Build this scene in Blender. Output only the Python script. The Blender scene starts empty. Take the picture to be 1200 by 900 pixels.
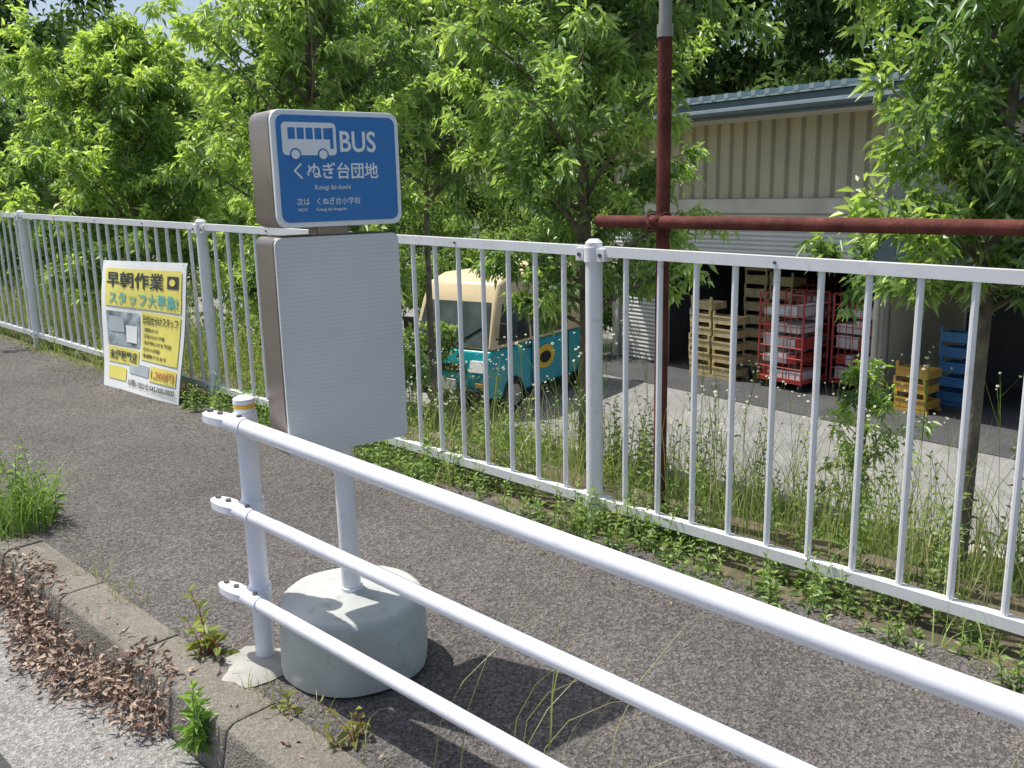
import bpy, math, random
import numpy as np
from mathutils import Vector, Matrix
random.seed(5)
rng = np.random.default_rng(5)
R = math.radians
sc = bpy.context.scene

# ------------------------------------------------------------------ frame of the street
A2 = Vector((.7247, -.6892, 0))      # along the fence, towards the right
N2 = Vector((-.6892, -.7247, 0))     # across, towards the road
F0 = Vector((.357, 3.797, 0))
SL = -.0205
def slope(s): return SL*max(-30, min(15, s))
def FW(s, c, h=0.0):
    p = F0 + A2*s + N2*c
    return Vector((p.x, p.y, h+slope(s)))
LOT = -1.9

# ------------------------------------------------------------------ materials
def nt(name):
    m = bpy.data.materials.new(name); m.use_nodes = True
    t = m.node_tree; b = t.nodes['Principled BSDF']
    return m, t, b
def link(t, a, b): t.links.new(a, b)
def coords(t):
    return t.nodes.new('ShaderNodeTexCoord').outputs['Object']
def noise(t, co, scale, detail=3, rough=.55):
    n = t.nodes.new('ShaderNodeTexNoise'); n.inputs['Scale'].default_value = scale
    n.inputs['Detail'].default_value = detail; n.inputs['Roughness'].default_value = rough
    link(t, co, n.inputs['Vector']); return n.outputs['Fac']
def ramp(t, fac, stops):
    r = t.nodes.new('ShaderNodeValToRGB'); e = r.color_ramp.elements
    while len(e) < len(stops): e.new(.5)
    for i, (p, c) in enumerate(stops):
        e[i].position = p; e[i].color = (c[0], c[1], c[2], 1)
    link(t, fac, r.inputs['Fac']); return r.outputs['Color']
def mix(t, fac, a, b, mode='MIX'):
    m = t.nodes.new('ShaderNodeMix'); m.data_type = 'RGBA'; m.blend_type = mode
    if hasattr(fac, 'links'): link(t, fac, m.inputs[0])
    else: m.inputs[0].default_value = fac
    for idx, v in ((6, a), (7, b)):
        if hasattr(v, 'links'): link(t, v, m.inputs[idx])
        else: m.inputs[idx].default_value = (v[0], v[1], v[2], 1)
    return m.outputs[2]
def bump(t, b, h, strength, dist):
    n = t.nodes.new('ShaderNodeBump'); n.inputs['Strength'].default_value = strength
    n.inputs['Distance'].default_value = dist
    link(t, h, n.inputs['Height']); link(t, n.outputs['Normal'], b.inputs['Normal'])
def mat(name, col, rough=.5, metal=0, var=.12, scale=6, bmp=0, bscale=60, dirt=None, spec=.5):
    m, t, b = nt(name)
    co = coords(t)
    f = noise(t, co, scale)
    lo = [x*(1-var) for x in col]; hi = [min(1, x*(1+var)) for x in col]
    c = ramp(t, f, [(.3, lo), (.7, hi)])
    if dirt:
        d = ramp(t, noise(t, co, scale*2.7, 6, .7), [(.56, (0, 0, 0)), (.72, (1, 1, 1))])
        c = mix(t, d, c, dirt)
    link(t, c, b.inputs['Base Color'])
    b.inputs['Roughness'].default_value = rough; b.inputs['Metallic'].default_value = metal
    b.inputs['Specular IOR Level'].default_value = spec
    if bmp: bump(t, b, noise(t, co, bscale, 4), bmp, .004)
    return m
def asphalt(name, dark, light, patch, cell=95, amount=.5, bs=.6, pa=.55, bd=.006):
    m, t, b = nt(name); co = coords(t)
    v = t.nodes.new('ShaderNodeTexVoronoi'); v.inputs['Scale'].default_value = cell
    link(t, co, v.inputs['Vector'])
    sp = ramp(t, v.outputs['Color'], [(.15, dark), (.55, [(x+y)/2.5 for x, y in zip(dark, light)]), (.92, light)])
    n = ramp(t, noise(t, co, cell*2.4, 2, .6), [(.4, dark), (.66, light)])
    c = mix(t, amount, sp, n)
    c = mix(t, 1, c, ramp(t, noise(t, co, 1.1, 5, .65), [(.3, (.78, .78, .78)), (.7, (1.2, 1.19, 1.17))]), 'MULTIPLY')
    st = ramp(t, noise(t, co, 3.7, 6, .7), [(.52, (0, 0, 0)), (.75, (pa, pa, pa))])
    c = mix(t, st, c, patch)
    link(t, c, b.inputs['Base Color']); b.inputs['Roughness'].default_value = .9
    b.inputs['Specular IOR Level'].default_value = .25
    ad = t.nodes.new('ShaderNodeMath'); ad.operation = 'ADD'
    link(t, v.outputs['Distance'], ad.inputs[0]); link(t, noise(t, co, cell*1.5, 1), ad.inputs[1])
    bump(t, b, ad.outputs[0], bs, bd)
    return m
def leafmat(name, trans=.35, gloss=.05):
    m = bpy.data.materials.new(name); m.use_nodes = True; t = m.node_tree; t.nodes.clear()
    out = t.nodes.new('ShaderNodeOutputMaterial')
    at = t.nodes.new('ShaderNodeAttribute'); at.attribute_name = 'Col'
    df = t.nodes.new('ShaderNodeBsdfDiffuse'); link(t, at.outputs['Color'], df.inputs['Color'])
    sh = df.outputs[0]
    if trans > 0:
        tr = t.nodes.new('ShaderNodeBsdfTranslucent')
        g = mix(t, 1, at.outputs['Color'], (1.4, 1.45, .8), 'MULTIPLY'); link(t, g, tr.inputs['Color'])
        mx = t.nodes.new('ShaderNodeMixShader'); mx.inputs[0].default_value = trans
        link(t, sh, mx.inputs[1]); link(t, tr.outputs[0], mx.inputs[2]); sh = mx.outputs[0]
    if gloss > 0:
        gl = t.nodes.new('ShaderNodeBsdfGlossy'); gl.inputs['Roughness'].default_value = .42; gl.inputs['Color'].default_value = (.9, .95, 1, 1)
        mx = t.nodes.new('ShaderNodeMixShader'); mx.inputs[0].default_value = gloss
        link(t, sh, mx.inputs[1]); link(t, gl.outputs[0], mx.inputs[2]); sh = mx.outputs[0]
    link(t, sh, out.inputs['Surface'])
    return m

M_SIDE = asphalt('sidewalk_asphalt', (.028, .026, .026), (.275, .255, .24), (.13, .12, .108), 115, .45, .9, .35, .005)
M_ROAD = asphalt('road_asphalt', (.05, .05, .05), (.13, .13, .125), (.09, .085, .08), 120)
M_GUT = asphalt('gutter_concrete', (.10, .10, .10), (.50, .49, .47), (.24, .23, .21), 110)
M_KERB = asphalt('kerb_concrete', (.13, .12, .10), (.32, .295, .255), (.10, .09, .065), 110, .6, .5)
M_LOT = asphalt('lot_concrete', (.23, .23, .225), (.34, .335, .325), (.26, .26, .25), 30)
M_LOTD = asphalt('lot_dark_band', (.065, .067, .07), (.115, .115, .12), (.09, .09, .09), 30)  # darker grey than the lot, for the band beside the building
M_WHITE = mat('white_paint', (.80, .81, .83), .35, var=.05, dirt=(.62, .62, .58))
M_WHITE2 = mat('white_gloss_pipe', (.80, .81, .88), .22, var=.03, bmp=.12, bscale=30, dirt=(.68, .69, .74))
M_BOLT = mat('bolt_steel', (.16, .15, .14), .5, .6)
M_YEL = mat('yellow_reflector', (.75, .45, .05), .5)
M_STEEL = mat('brushed_steel', (.32, .275, .24), .38, .8, var=.12, scale=3, bmp=.05, dirt=(.21, .175, .15))
M_CONC = mat('cast_concrete', (.50, .52, .49), .9, var=.14, scale=5, bmp=.8, bscale=22, dirt=(.31, .33, .29))
M_CONC2 = mat('weathered_concrete', (.38, .37, .34), .9, var=.25, scale=3, bmp=.6, bscale=30, dirt=(.2, .2, .17))
M_RUST = mat('rusty_pipe', (.125, .038, .03), .8, var=.35, scale=14, bmp=.5, bscale=60, dirt=(.22, .09, .055), spec=.2)
M_GALV = mat('galvanised', (.34, .33, .31), .5, .5)
M_BLUE = mat('sign_blue', (.022, .185, .50), .3, var=.04)
M_SWHITE = mat('sign_white', (.85, .87, .88), .35, var=.02)
M_SOIL = mat('soil', (.12, .10, .065), .95, var=.5, scale=3, bmp=.8, bscale=15)
M_GROUND = mat('ground_grass', (.09, .115, .045), .95, var=.5, scale=.8, bmp=.8, bscale=8)
M_BARK = mat('bark', (.19, .155, .115), .9, var=.45, scale=12, bmp=.8, bscale=40)
M_LEAF = leafmat('leaf', .48, .06)
M_FAR = leafmat('far_leaf', .3, 0)
M_GRASS = leafmat('grass_blade', .4, .03)
M_DRY = leafmat('dry_leaf', 0, 0)

m, t, b = nt('ribbed_board'); co = coords(t)
w = t.nodes.new('ShaderNodeTexWave'); w.bands_direction = 'Z'; w.inputs['Scale'].default_value = 26
w.inputs['Distortion'].default_value = .6; link(t, co, w.inputs['Vector'])
c1 = ramp(t, w.outputs['Fac'], [(.2, (.67, .68, .68)), (.9, (.72, .73, .73))])
c1 = mix(t, 1, c1, ramp(t, noise(t, co, 4, 5), [(.35, (.92, .92, .92)), (.7, (1.03, 1.03, 1.02))]), 'MULTIPLY')
link(t, c1, b.inputs['Base Color'])
b.inputs['Roughness'].default_value = .3; bump(t, b, w.outputs['Fac'], .05, .001)
M_BOARD = m

# ------------------------------------------------------------------ mesh builder
class MB:
    def __init__(s): s.v = []; s.f = []; s.m = []
    def add(s, vs, fs, mi=0):
        o = len(s.v); s.v += [tuple(x) for x in vs]
        s.f += [tuple(i+o for i in f) for f in fs]; s.m += [mi]*len(fs)
    def box(s, c, ax, ay, az, mi=0):
        c = Vector(c); ax = Vector(ax); ay = Vector(ay); az = Vector(az); vs = []
        for k in (-1, 1):
            for i, j in ((-1, -1), (1, -1), (1, 1), (-1, 1)): vs.append(c+ax*i+ay*j+az*k)
        s.add(vs, [(3, 2, 1, 0), (4, 5, 6, 7), (0, 1, 5, 4), (1, 2, 6, 5), (2, 3, 7, 6), (3, 0, 4, 7)], mi)
    def bx(s, x0, x1, y0, y1, z0, z1, mi=0):
        s.box(((x0+x1)/2, (y0+y1)/2, (z0+z1)/2), ((x1-x0)/2, 0, 0), (0, (y1-y0)/2, 0), (0, 0, (z1-z0)/2), mi)
    def tube(s, pts, rad, n=12, mi=0, cap=True):
        pts = [Vector(p) for p in pts]
        if not hasattr(rad, '__len__'): rad = [rad]*len(pts)
        vs = []; fs = []
        up = None
        for i, p in enumerate(pts):
            d = (pts[min(i+1, len(pts)-1)]-pts[max(i-1, 0)])
            if d.length < 1e-9: d = Vector((0, 0, 1))
            d.normalize()
            if up is None: up = Vector((0, 0, 1)) if abs(d.z) < .9 else Vector((1, 0, 0))
            x = d.cross(up)
            if x.length < 1e-4: x = d.cross(Vector((0, 1, 0)))
            x.normalize(); y = x.cross(d); up = y
            for k in range(n):
                a = 2*math.pi*k/n; vs.append(p+(x*math.cos(a)+y*math.sin(a))*rad[i])
        for i in range(len(pts)-1):
            for k in range(n):
                k2 = (k+1) % n; fs.append((i*n+k, i*n+k2, (i+1)*n+k2, (i+1)*n+k))
        if cap:
            fs.append(tuple(range(n))); fs.append(tuple((len(pts)-1)*n+k for k in reversed(range(n))))
        s.add(vs, fs, mi)
    def prism(s, poly, y0, y1, mi=0, flip=False):
        n = len(poly); vs = [(x, y0, z) for x, z in poly]+[(x, y1, z) for x, z in poly]
        fs = [tuple(range(n)), tuple(n+k for k in reversed(range(n)))]
        fs += [(k, k+n, (k+1) % n+n, (k+1) % n) for k in range(n)]
        s.add(vs, fs, mi)
    def obj(s, name, mats, parent=None, loc=None, smooth=None, bevel=0, rotz=None):
        me = bpy.data.meshes.new(name); me.from_pydata(s.v, [], s.f); 
        for m in mats: me.materials.append(m)
        me.polygons.foreach_set('material_index', s.m)
        me.validate(); me.update()
        import bmesh
        bm = bmesh.new(); bm.from_mesh(me); bmesh.ops.recalc_face_normals(bm, faces=bm.faces); bm.to_mesh(me); bm.free()
        o = bpy.data.objects.new(name, me); sc.collection.objects.link(o)
        if parent: o.parent = parent
        if loc is not None: o.location = loc
        if rotz is not None: o.rotation_euler = (0, 0, rotz)
        if bevel:
            md = o.modifiers.new('bev', 'BEVEL'); md.width = bevel; md.segments = 2; md.limit_method = 'ANGLE'; md.angle_limit = R(40)
        if smooth is not None:
            me.shade_smooth()
            try: me.set_sharp_from_angle(angle=R(smooth))
            except Exception: pass
        return o
def rrect(w, h, r, cx=0, cz=0, n=6):
    P = []
    for (sx, sz, a0) in ((1, 1, 0), (-1, 1, 90), (-1, -1, 180), (1, -1, 270)):
        for k in range(n+1):
            a = R(a0+90*k/n); P.append((cx+sx*(w/2-r)+r*math.cos(a), cz+sz*(h/2-r)+r*math.sin(a)))
    return P
# rounded rectangle corner order: each corner sweeps its own quadrant
def rrect(w, h, r, cx=0, cz=0, n=6):
    P = []
    for (ox, oz, a0) in ((w/2-r, h/2-r, 0), (-w/2+r, h/2-r, 90), (-w/2+r, -h/2+r, 180), (w/2-r, -h/2+r, 270)):
        for k in range(n+1):
            a = R(a0+90*k/n); P.append((cx+ox+r*math.cos(a), cz+oz+r*math.sin(a)))
    return P
def empty(name, loc, rotz=0):
    e = bpy.data.objects.new(name, None); e.location = loc; e.rotation_euler = (0, 0, rotz)
    e.empty_display_size = .2; sc.collection.objects.link(e); return e
def text(body, size, mat_, parent, x, y, z, name, sx=1, align='LEFT', bold=0):
    c = bpy.data.curves.new(name, 'FONT'); c.body = body; c.size = size; c.extrude = .0006; c.align_x = align
    c.offset = bold; c.resolution_u = 4
    c.materials.append(mat_); o = bpy.data.objects.new(name, c); sc.collection.objects.link(o)
    o.parent = parent; o.location = (x, y, z); o.rotation_euler = (R(90), 0, 0); o.scale = (sx, 1, 1); return o

def raw_mesh(name, V, F, cols, m, parent=None):
    me = bpy.data.meshes.new(name); k = F.shape[1]
    me.vertices.add(len(V)); me.vertices.foreach_set('co', V.astype(np.float32).ravel())
    me.loops.add(F.size); me.loops.foreach_set('vertex_index', F.astype(np.int32).ravel())
    me.polygons.add(len(F)); me.polygons.foreach_set('loop_start', np.arange(0, F.size, k, dtype=np.int32))
    me.update(calc_edges=True)
    a = me.color_attributes.new('Col', 'FLOAT_COLOR', 'POINT')
    cc = np.ones((len(V), 4), np.float32); cc[:, :3] = cols; a.data.foreach_set('color', cc.ravel())
    me.materials.append(m)
    o = bpy.data.objects.new(name, me); sc.collection.objects.link(o)
    if parent: o.parent = parent
    return o
def nrm(a): return a/np.maximum(1e-9, np.linalg.norm(a, axis=1, keepdims=True))
def leaves_arrays(P, D, L, Wd, C, droop=.15):
    n = len(P); D = nrm(D); r = nrm(rng.normal(size=(n, 3))*np.array([1, 1, .35])+np.array([0, 0, 1.0]))
    S = nrm(np.cross(D, r)); Nn = np.cross(S, D)
    L = L.reshape(-1, 1); Wd = Wd.reshape(-1, 1)
    m_ = P+D*L*.42+Nn*L*.03; tip = P+D*L-np.array([0, 0, 1.])*L*droop
    V = np.stack([P, m_+S*Wd*.5+Nn*Wd*.22, tip, m_-S*Wd*.5+Nn*Wd*.22], 1).reshape(-1, 3)
    b0 = np.arange(n)[:, None]*4
    F = np.concatenate([b0+np.array([[0, 1, 2]]), b0+np.array([[0, 2, 3]])], 0)
    return V, F, np.repeat(C, 4, 0)
def blades(name, P, H, Wd, lean, C, m=None, parent=None, dirs=None):
    n = len(P); az = rng.uniform(0, 2*np.pi, n)
    ld = np.stack([np.cos(az), np.sin(az), np.zeros(n)], 1) if dirs is None else dirs
    az2 = rng.uniform(0, 2*np.pi, n); sd = np.stack([np.cos(az2), np.sin(az2), np.zeros(n)], 1)
    T = np.array([0, .3, .55, .8, 1.0]); V = []
    for tt in T:
        q = P+np.array([0, 0, 1.])*(H*(tt-.25*lean*tt**3))[:, None]+ld*(lean*H*tt**2.2)[:, None]
        wd = (Wd*(1-tt**1.6)*.5+.0003)[:, None]
        V += [q-sd*wd, q+sd*wd]
    V = np.stack(V, 1).reshape(-1, 3); b0 = np.arange(n)[:, None]*10
    F = np.concatenate([b0+np.array([[2*i, 2*i+1, 2*i+3, 2*i+2]]) for i in range(4)], 0)
    return raw_mesh(name, V, F, np.repeat(C, 10, 0), m or M_GRASS, parent)
def mixc(a, b, t_): return np.array(a)[None]*(1-t_[:, None])+np.array(b)[None]*t_[:, None]

# ------------------------------------------------------------------ world, sun, camera
w_ = bpy.data.worlds.new('World'); sc.world = w_; w_.use_nodes = True
nt_ = w_.node_tree; sky = nt_.nodes.new('ShaderNodeTexSky'); sky.sky_type = 'NISHITA'
SUNH = Vector((-.90, .43, 0)).normalized(); EL = R(66)
sky.sun_disc = False; sky.sun_elevation = EL; sky.sun_rotation = math.atan2(SUNH.x, SUNH.y)
sky.dust_density = 3.0
bg = nt_.nodes['Background']; bg.inputs['Strength'].default_value = .15
nt_.links.new(sky.outputs[0], bg.inputs[0])
sd = bpy.data.lights.new('sun', 'SUN'); sd.energy = 5.0; sd.angle = R(.5); sd.color = (1, .96, .89)
so = bpy.data.objects.new('sun', sd); sc.collection.objects.link(so)
dv = Vector((SUNH.x*math.cos(EL), SUNH.y*math.cos(EL), math.sin(EL)))
so.rotation_euler = (-dv).to_track_quat('-Z', 'Y').to_euler(); so.location = dv*30
cd = bpy.data.cameras.new('camera'); cd.sensor_width = 36; cd.lens = 31.5; cd.clip_end = 2000; cd.clip_start = .05
cam = bpy.data.objects.new('camera', cd); sc.collection.objects.link(cam); sc.camera = cam
th = R(12.1); ro = R(1.3)
rt = Vector((1, 0, 0)); up = Vector((0, math.sin(th), math.cos(th))); fw = Vector((0, math.cos(th), -math.sin(th)))
cr = rt*math.cos(ro)-up*math.sin(ro); cu = rt*math.sin(ro)+up*math.cos(ro)
mw = Matrix((cr, cu, -fw)).transposed().to_4x4(); mw.translation = (0, 0, 1.45); cam.matrix_world = mw
sc.view_settings.view_transform = 'Standard'; sc.view_settings.look = 'None'; sc.view_settings.exposure = 0

# ------------------------------------------------------------------ ground
def ground_h(s, c):
    prof = [(-600, 14), (-160, 14), (-70, 5), (-34, LOT-.02), (-1.66, LOT-.02), (-1.6, -.36), (-.9, -.17), (-.1, -.05), (.15, -.03), (1.8, -.03), (1.95, -.19), (600, -.19)]
    for (c0, h0), (c1, h1) in zip(prof, prof[1:]):
        if c0 <= c <= c1: return h0+(h1-h0)*(c-c0)/(c1-c0)
    return 0
g = MB(); S_ = [-600, -200, -90, -50, -30, -20, -12, -6, 0, 6, 15, 30, 60, 120, 300, 600]
C_ = [-600, -160, -110, -70, -50, -34, -15, -1.66, -1.6, -1.2, -.9, -.4, -.1, .15, 1.0, 1.8, 1.95, 10, 60, 600]
gv = []
for s in S_:
    for c in C_:
        p = FW(s, c); h = ground_h(s, c)
        z = h + (0 if c <= -1.65 else slope(s)); gv.append((p.x, p.y, z))
nc = len(C_)
g.add(gv, [(i*nc+j, (i+1)*nc+j, (i+1)*nc+j+1, i*nc+j+1) for i in range(len(S_)-1) for j in range(nc-1)])
g.obj('ground', [M_GROUND])
def strip(name, c0, c1, h, m, s0=-60, s1=40, nse=50, absz=None, wob=0):
    b = MB(); vs = []
    for i in range(nse+1):
        s = s0+(s1-s0)*i/nse
        for k, c in enumerate((c0, c1)):
            c2 = c+(wob*random.uniform(-1, 1) if k == 0 else 0)
            p = FW(s, c2, h)
            if absz is not None: p.z = absz
            vs.append(p)
    b.add(vs, [(2*i, 2*i+2, 2*i+3, 2*i+1) for i in range(nse)]); return b.obj(name, [m])
strip('sidewalk', .12, 1.765, 0, M_SIDE, -40, 25, 500, wob=.03)
strip('soil', -.5, .2, -.012, M_SOIL, -40, 25, 100)
strip('gutter', 1.96, 2.34, -.15, M_GUT)
strip('road', 2.34, 9, -.146, M_ROAD)
strip('road_marking', 2.75, 2.9, -.141, M_WHITE)
strip('lot', -32, -1.66, 0, M_LOT, -60, 60, 20, absz=LOT)
b = MB(); 
for i in range(40):
    s = -40+i*1.5; p = FW(s+.745, -1.62); zt = -.33+slope(s); 
    b.box((p.x, p.y, (LOT-.1+zt)/2), A2*.745, N2*.07, (0, 0, (zt-LOT+.1)/2))
b.obj('retaining_wall', [M_CONC2], bevel=.01)
b = MB()
for i in range(90):
    s0 = -34+i*.6; s1 = s0+.594; j = random.uniform(-.003, .003)
    prof = [(1.762, -.2), (1.762, .004+j), (1.90, .004+j), (1.925, -.012+j), (1.965, -.2)]
    vs = [FW(s0, c, h) for c, h in prof]+[FW(s1, c, h) for c, h in prof]; n = 5
    b.add(vs, [tuple(range(n)), tuple(n+k for k in reversed(range(n)))]+[(k, k+n, (k+1) % n+n, (k+1) % n) for k in range(n)])
b.obj('kerb', [M_KERB], bevel=.008)
b = MB(); pc = Vector((-.80, 2.60, 0)); vs = []
zt = FW(-.2, 1.6).z
for k in range(40):
    a = k*2*math.pi/40; r = .13*(1+.16*math.sin(3*a+1)+.07*math.sin(7*a)+.05*math.sin(11*a+2)); vs.append((pc.x+r*math.cos(a)*1.1, pc.y+r*math.sin(a)*.9, zt-.002))
vs2 = [(pc.x+(x-pc.x)*.8, pc.y+(y-pc.y)*.8, zt+.012) for x, y, _ in vs]
b.add(vs+vs2+[(pc.x, pc.y, zt+.018)], [(k, (k+1) % 40, 40+(k+1) % 40, 40+k) for k in range(40)]+[(40+k, 40+(k+1) % 40, 80) for k in range(40)]); b.obj('cement_patch', [M_CONC2], smooth=60)

# ------------------------------------------------------------------ metal fence
PS = 3.33
b = MB()
for i in range(-7, 3):
    s0 = i*PS
    base = FW(s0, 0, -.1)
    b.tube([base, FW(s0, 0, 1.235)], .037, 16, 0)
    b.tube([FW(s0, 0, 1.235), FW(s0, 0, 1.25)], [.037, .02], 16, 0)
    for hh in (.10, 1.185):
        b.tube([FW(s0, 0, hh-.03), FW(s0, 0, hh+.03)], .043, 16, 0)
        for q in (-.055, .055):
            b.box(FW(s0+q, .0, hh), A2*.02, N2*.03, (0, 0, .026), 0)
            b.tube([FW(s0+q, .028, hh), FW(s0+q, .036, hh)], .009, 8, 1)
    for hh in (.10, 1.2):
        p = FW(s0+PS/2, 0, hh); d = (FW(s0+PS, 0, hh)-FW(s0, 0, hh))/2
        b.box(p, d-d.normalized()*.05, N2*.02, (0, 0, .021), 0)
    for k in range(1, 20):
        s = s0+k*PS/20
        b.tube([FW(s, 0, .115), FW(s, 0, 1.185)], .0122, 10, 0, cap=False)
        if k % 5 == 0: b.tube([FW(s, .018, 1.2), FW(s, .026, 1.2)], .006, 8, 1)
b.obj('metal_fence', [M_WHITE, M_BOLT], smooth=35)

# ------------------------------------------------------------------ guard rail
G0 = Vector((-.81, 2.635, 0)); GD = Vector((.762, -.647, -.0656)); GH = Vector((.762, -.647, 0)).normalized(); GN = Vector((-.647, -.762, 0))
b = MB(); OFF = .052
zg = FW(-.2, 1.6).z
for k, sp in enumerate((0, 3.0)):
    p = G0+GD*sp
    b.tube([(p.x, p.y, zg-.1+GD.z*sp), (p.x, p.y, .845+GD.z*sp)], .0305, 24, 0)
    b.tube([(p.x, p.y, .832+GD.z*sp), (p.x, p.y, .846+GD.z*sp)], .0325, 24, 2)
    b.tube([(p.x, p.y, .846+GD.z*sp), (p.x, p.y, .86+GD.z*sp), (p.x, p.y, .868+GD.z*sp)], [.033, .032, .018], 24, 0)
for z, r, ext in ((.797, .0243, .02), (.520, .0215, .02), (.236, .0215, .02)):
    p = Vector((G0.x, G0.y, z))+GN*OFF
    b.tube([p-GD*ext, p+GD*4.2], r, 20, 0)
    q = Vector((G0.x, G0.y, z))
    b.tube([q-Vector((0, 0, .02)), q+Vector((0, 0, .02))], .036, 24, 0)
    e = p-GD*.02
    vs = []
    N = 20
    for zz, sc_ in ((-.013, 1), (.010, 1), (.016, .82)):
        for j in range(N):
            a = 2*math.pi*j/N
            v = e-GH*.035+GH*(.085*sc_*math.cos(a))+GN*(.03*sc_*math.sin(a)); v.z += zz; vs.append(v)
    b.add(vs, [tuple(range(N)), tuple(2*N+j for j in range(N))]+[(i*N+j, i*N+(j+1) % N, (i+1)*N+(j+1) % N, (i+1)*N+j) for i in (0, 1) for j in range(N)], 0)
    for d in (-.085, -.03):
        v = e+GH*d; b.tube([v+Vector((0, 0, .014)), v+Vector((0, 0, .024))], .009, 6, 1)
    b.tube([p+GD*.0, p+GD*.075], r+.003, 20, 0)
    v = p+GD*.05; b.tube([v+Vector((0, 0, r)), v+Vector((0, 0, r+.008))], .008, 6, 1)
b.obj('guard_rail', [M_WHITE2, M_BOLT, M_YEL], smooth=35)

# ------------------------------------------------------------------ bus stop sign
BS = empty('bus_stop_sign', (-.518, 2.617, zg), R(37)); dz = -zg
b = MB(); prof = [(0, 0), (.226, 0), (.230, .03), (.228, .12), (.225, .205), (.221, .219), (.212, .226), (.20, .229), (.12, .232), (.05, .236), (.034, .245), (0, .245)]
n = 64; vs = []
for r, z in prof:
    for k in range(n):
        a = 2*math.pi*k/n; q = 1+.006*math.sin(5*a+z*20)+.004*math.sin(11*a); vs.append((r*q*math.cos(a), r*q*math.sin(a), z+.002*math.sin(4*a+r*30)*(z > .2)))
b.add(vs, [(i*n+k, i*n+(k+1) % n, (i+1)*n+(k+1) % n, (i+1)*n+k) for i in range(len(prof)-1) for k in range(n)])
b.obj('concrete_base', [M_CONC], BS, smooth=60)
b = MB(); b.tube([(0, 0, .22), (0, 0, 1.62+dz)], .030, 24); b.tube([(0, 0, .235), (0, 0, .252)], .036, 24)
b.obj('pole', [M_WHITE], BS, smooth=40)
yf = -.065
z0, z1 = .718+dz, 1.343+dz; zc = (z0+z1)/2; hh = z1-z0
b = MB(); b.prism(rrect(.388, hh, .022, 0, zc), yf+.012, .068, 0)
b.obj('lower_cabinet', [M_STEEL], BS, bevel=.003, smooth=35)
b = MB(); b.prism(rrect(.384, hh-.004, .020, 0, zc), yf, yf+.011, 0); b.obj('lower_board', [M_BOARD], BS, bevel=.002)
z2, z3 = 1.366+dz, 1.679+dz; zc = (z2+z3)/2; hh = z3-z2; XO = .012; XS = .94
b = MB(); b.prism(rrect(.388, hh, .03, XO, zc), yf+.010, .082, 0)
b.bx(-.05, .05, -.03, .03, z1-.01, z2+.01, 0)
b.obj('upper_cabinet', [M_STEEL], BS, bevel=.003, smooth=35)
b = MB(); b.prism(rrect(.386, hh-.002, .03, XO, zc), yf-.005, yf+.009, 0); b.obj('sign_frame', [M_SWHITE], BS, bevel=.003)
b = MB(); b.prism(rrect(.358, hh-.03, .022, XO, zc), yf-.0075, yf-.004, 0); b.obj('blue_face', [M_BLUE], BS)
yi = yf-.0082
def ux(x): return XO+x*XS
b = MB(); b.prism(rrect(.158, .086, .012, ux(-.092), zc+.080), yi-.0006, yi+.001, 0)
for k in range(5): b.prism(rrect(.0205, .030, .002, ux(-.147+k*.0275), zc+.094), yi-.0012, yi-.0004, 1)
b.prism(rrect(.010, .056, .002, ux(-.0225), zc+.082), yi-.0012, yi-.0004, 1)
for cx in (ux(-.138), ux(-.052)):
    b.prism([(cx+.0165*math.cos(a*math.pi/12), zc+.039+.0165*math.sin(a*math.pi/12)) for a in range(24)], yi-.0012, yi-.0004, 1)
    b.prism([(cx+.012*math.cos(a*math.pi/12), zc+.039+.012*math.sin(a*math.pi/12)) for a in range(24)], yi-.0018, yi-.0010, 0)
b.obj('bus_pictogram', [M_SWHITE, M_BLUE], BS)
text('BUS', .078, M_SWHITE, BS, ux(.0), yi, zc+.048, 'bus_text', .86, bold=.0012)
text('くぬぎ台団地', .047, M_SWHITE, BS, ux(-.155), yi, zc-.022, 'stop_name_text', XS, bold=.0006)
text('Kunugi dai-danchi', .018, M_SWHITE, BS, ux(-.085), yi, zc-.054, 'stop_name_roman', .85)
text('次は', .021, M_SWHITE, BS, ux(-.145), yi, zc-.094, 'next_text', XS)
text('NEXT', .012, M_SWHITE, BS, ux(-.142), yi, zc-.112, 'next_roman', XS)
text('くぬぎ台小学校', .021, M_SWHITE, BS, ux(-.085), yi, zc-.094, 'next_stop_text', XS)
text('Kunugi dai-shogakko', .012, M_SWHITE, BS, ux(-.085), yi, zc-.112, 'next_stop_roman', XS)

# ------------------------------------------------------------------ rusty pipes
PP = Vector((.655, 3.855, 0))
b = MB(); b.tube([(PP.x, PP.y, -.4), (PP.x, PP.y, 2.07)], .029, 20, 0)
b.tube([(PP.x, PP.y, 2.05), (PP.x, PP.y, 2.10)], .034, 20, 1)
b.tube([(PP.x, PP.y, 2.10), (PP.x, PP.y, 4.2)], .027, 20, 1)
b.obj('rusty_pole', [M_RUST, M_GALV], smooth=40)
b = MB(); o = PP+N2*.058; d = Vector((A2.x, A2.y, .0))
b.tube([o-d*.30+Vector((0, 0, 1.315)), o+d*3.2+Vector((0, 0, 1.29))], .0265, 20, 0)
for k in range(5):
    pts = []
    for j in range(21):
        a = j/20*2*math.pi; v = PP+N2*.03+N2*.068*math.cos(a)+d*(.04*math.sin(a))+Vector((0, 0, 1.31+.034*math.sin(a)*(1 if k % 2 else -1)+(k-2)*.006)); pts.append(v)
    b.tube(pts, .0028, 5, 0)
b.obj('rusty_pipe_rail', [M_RUST], smooth=40)

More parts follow.
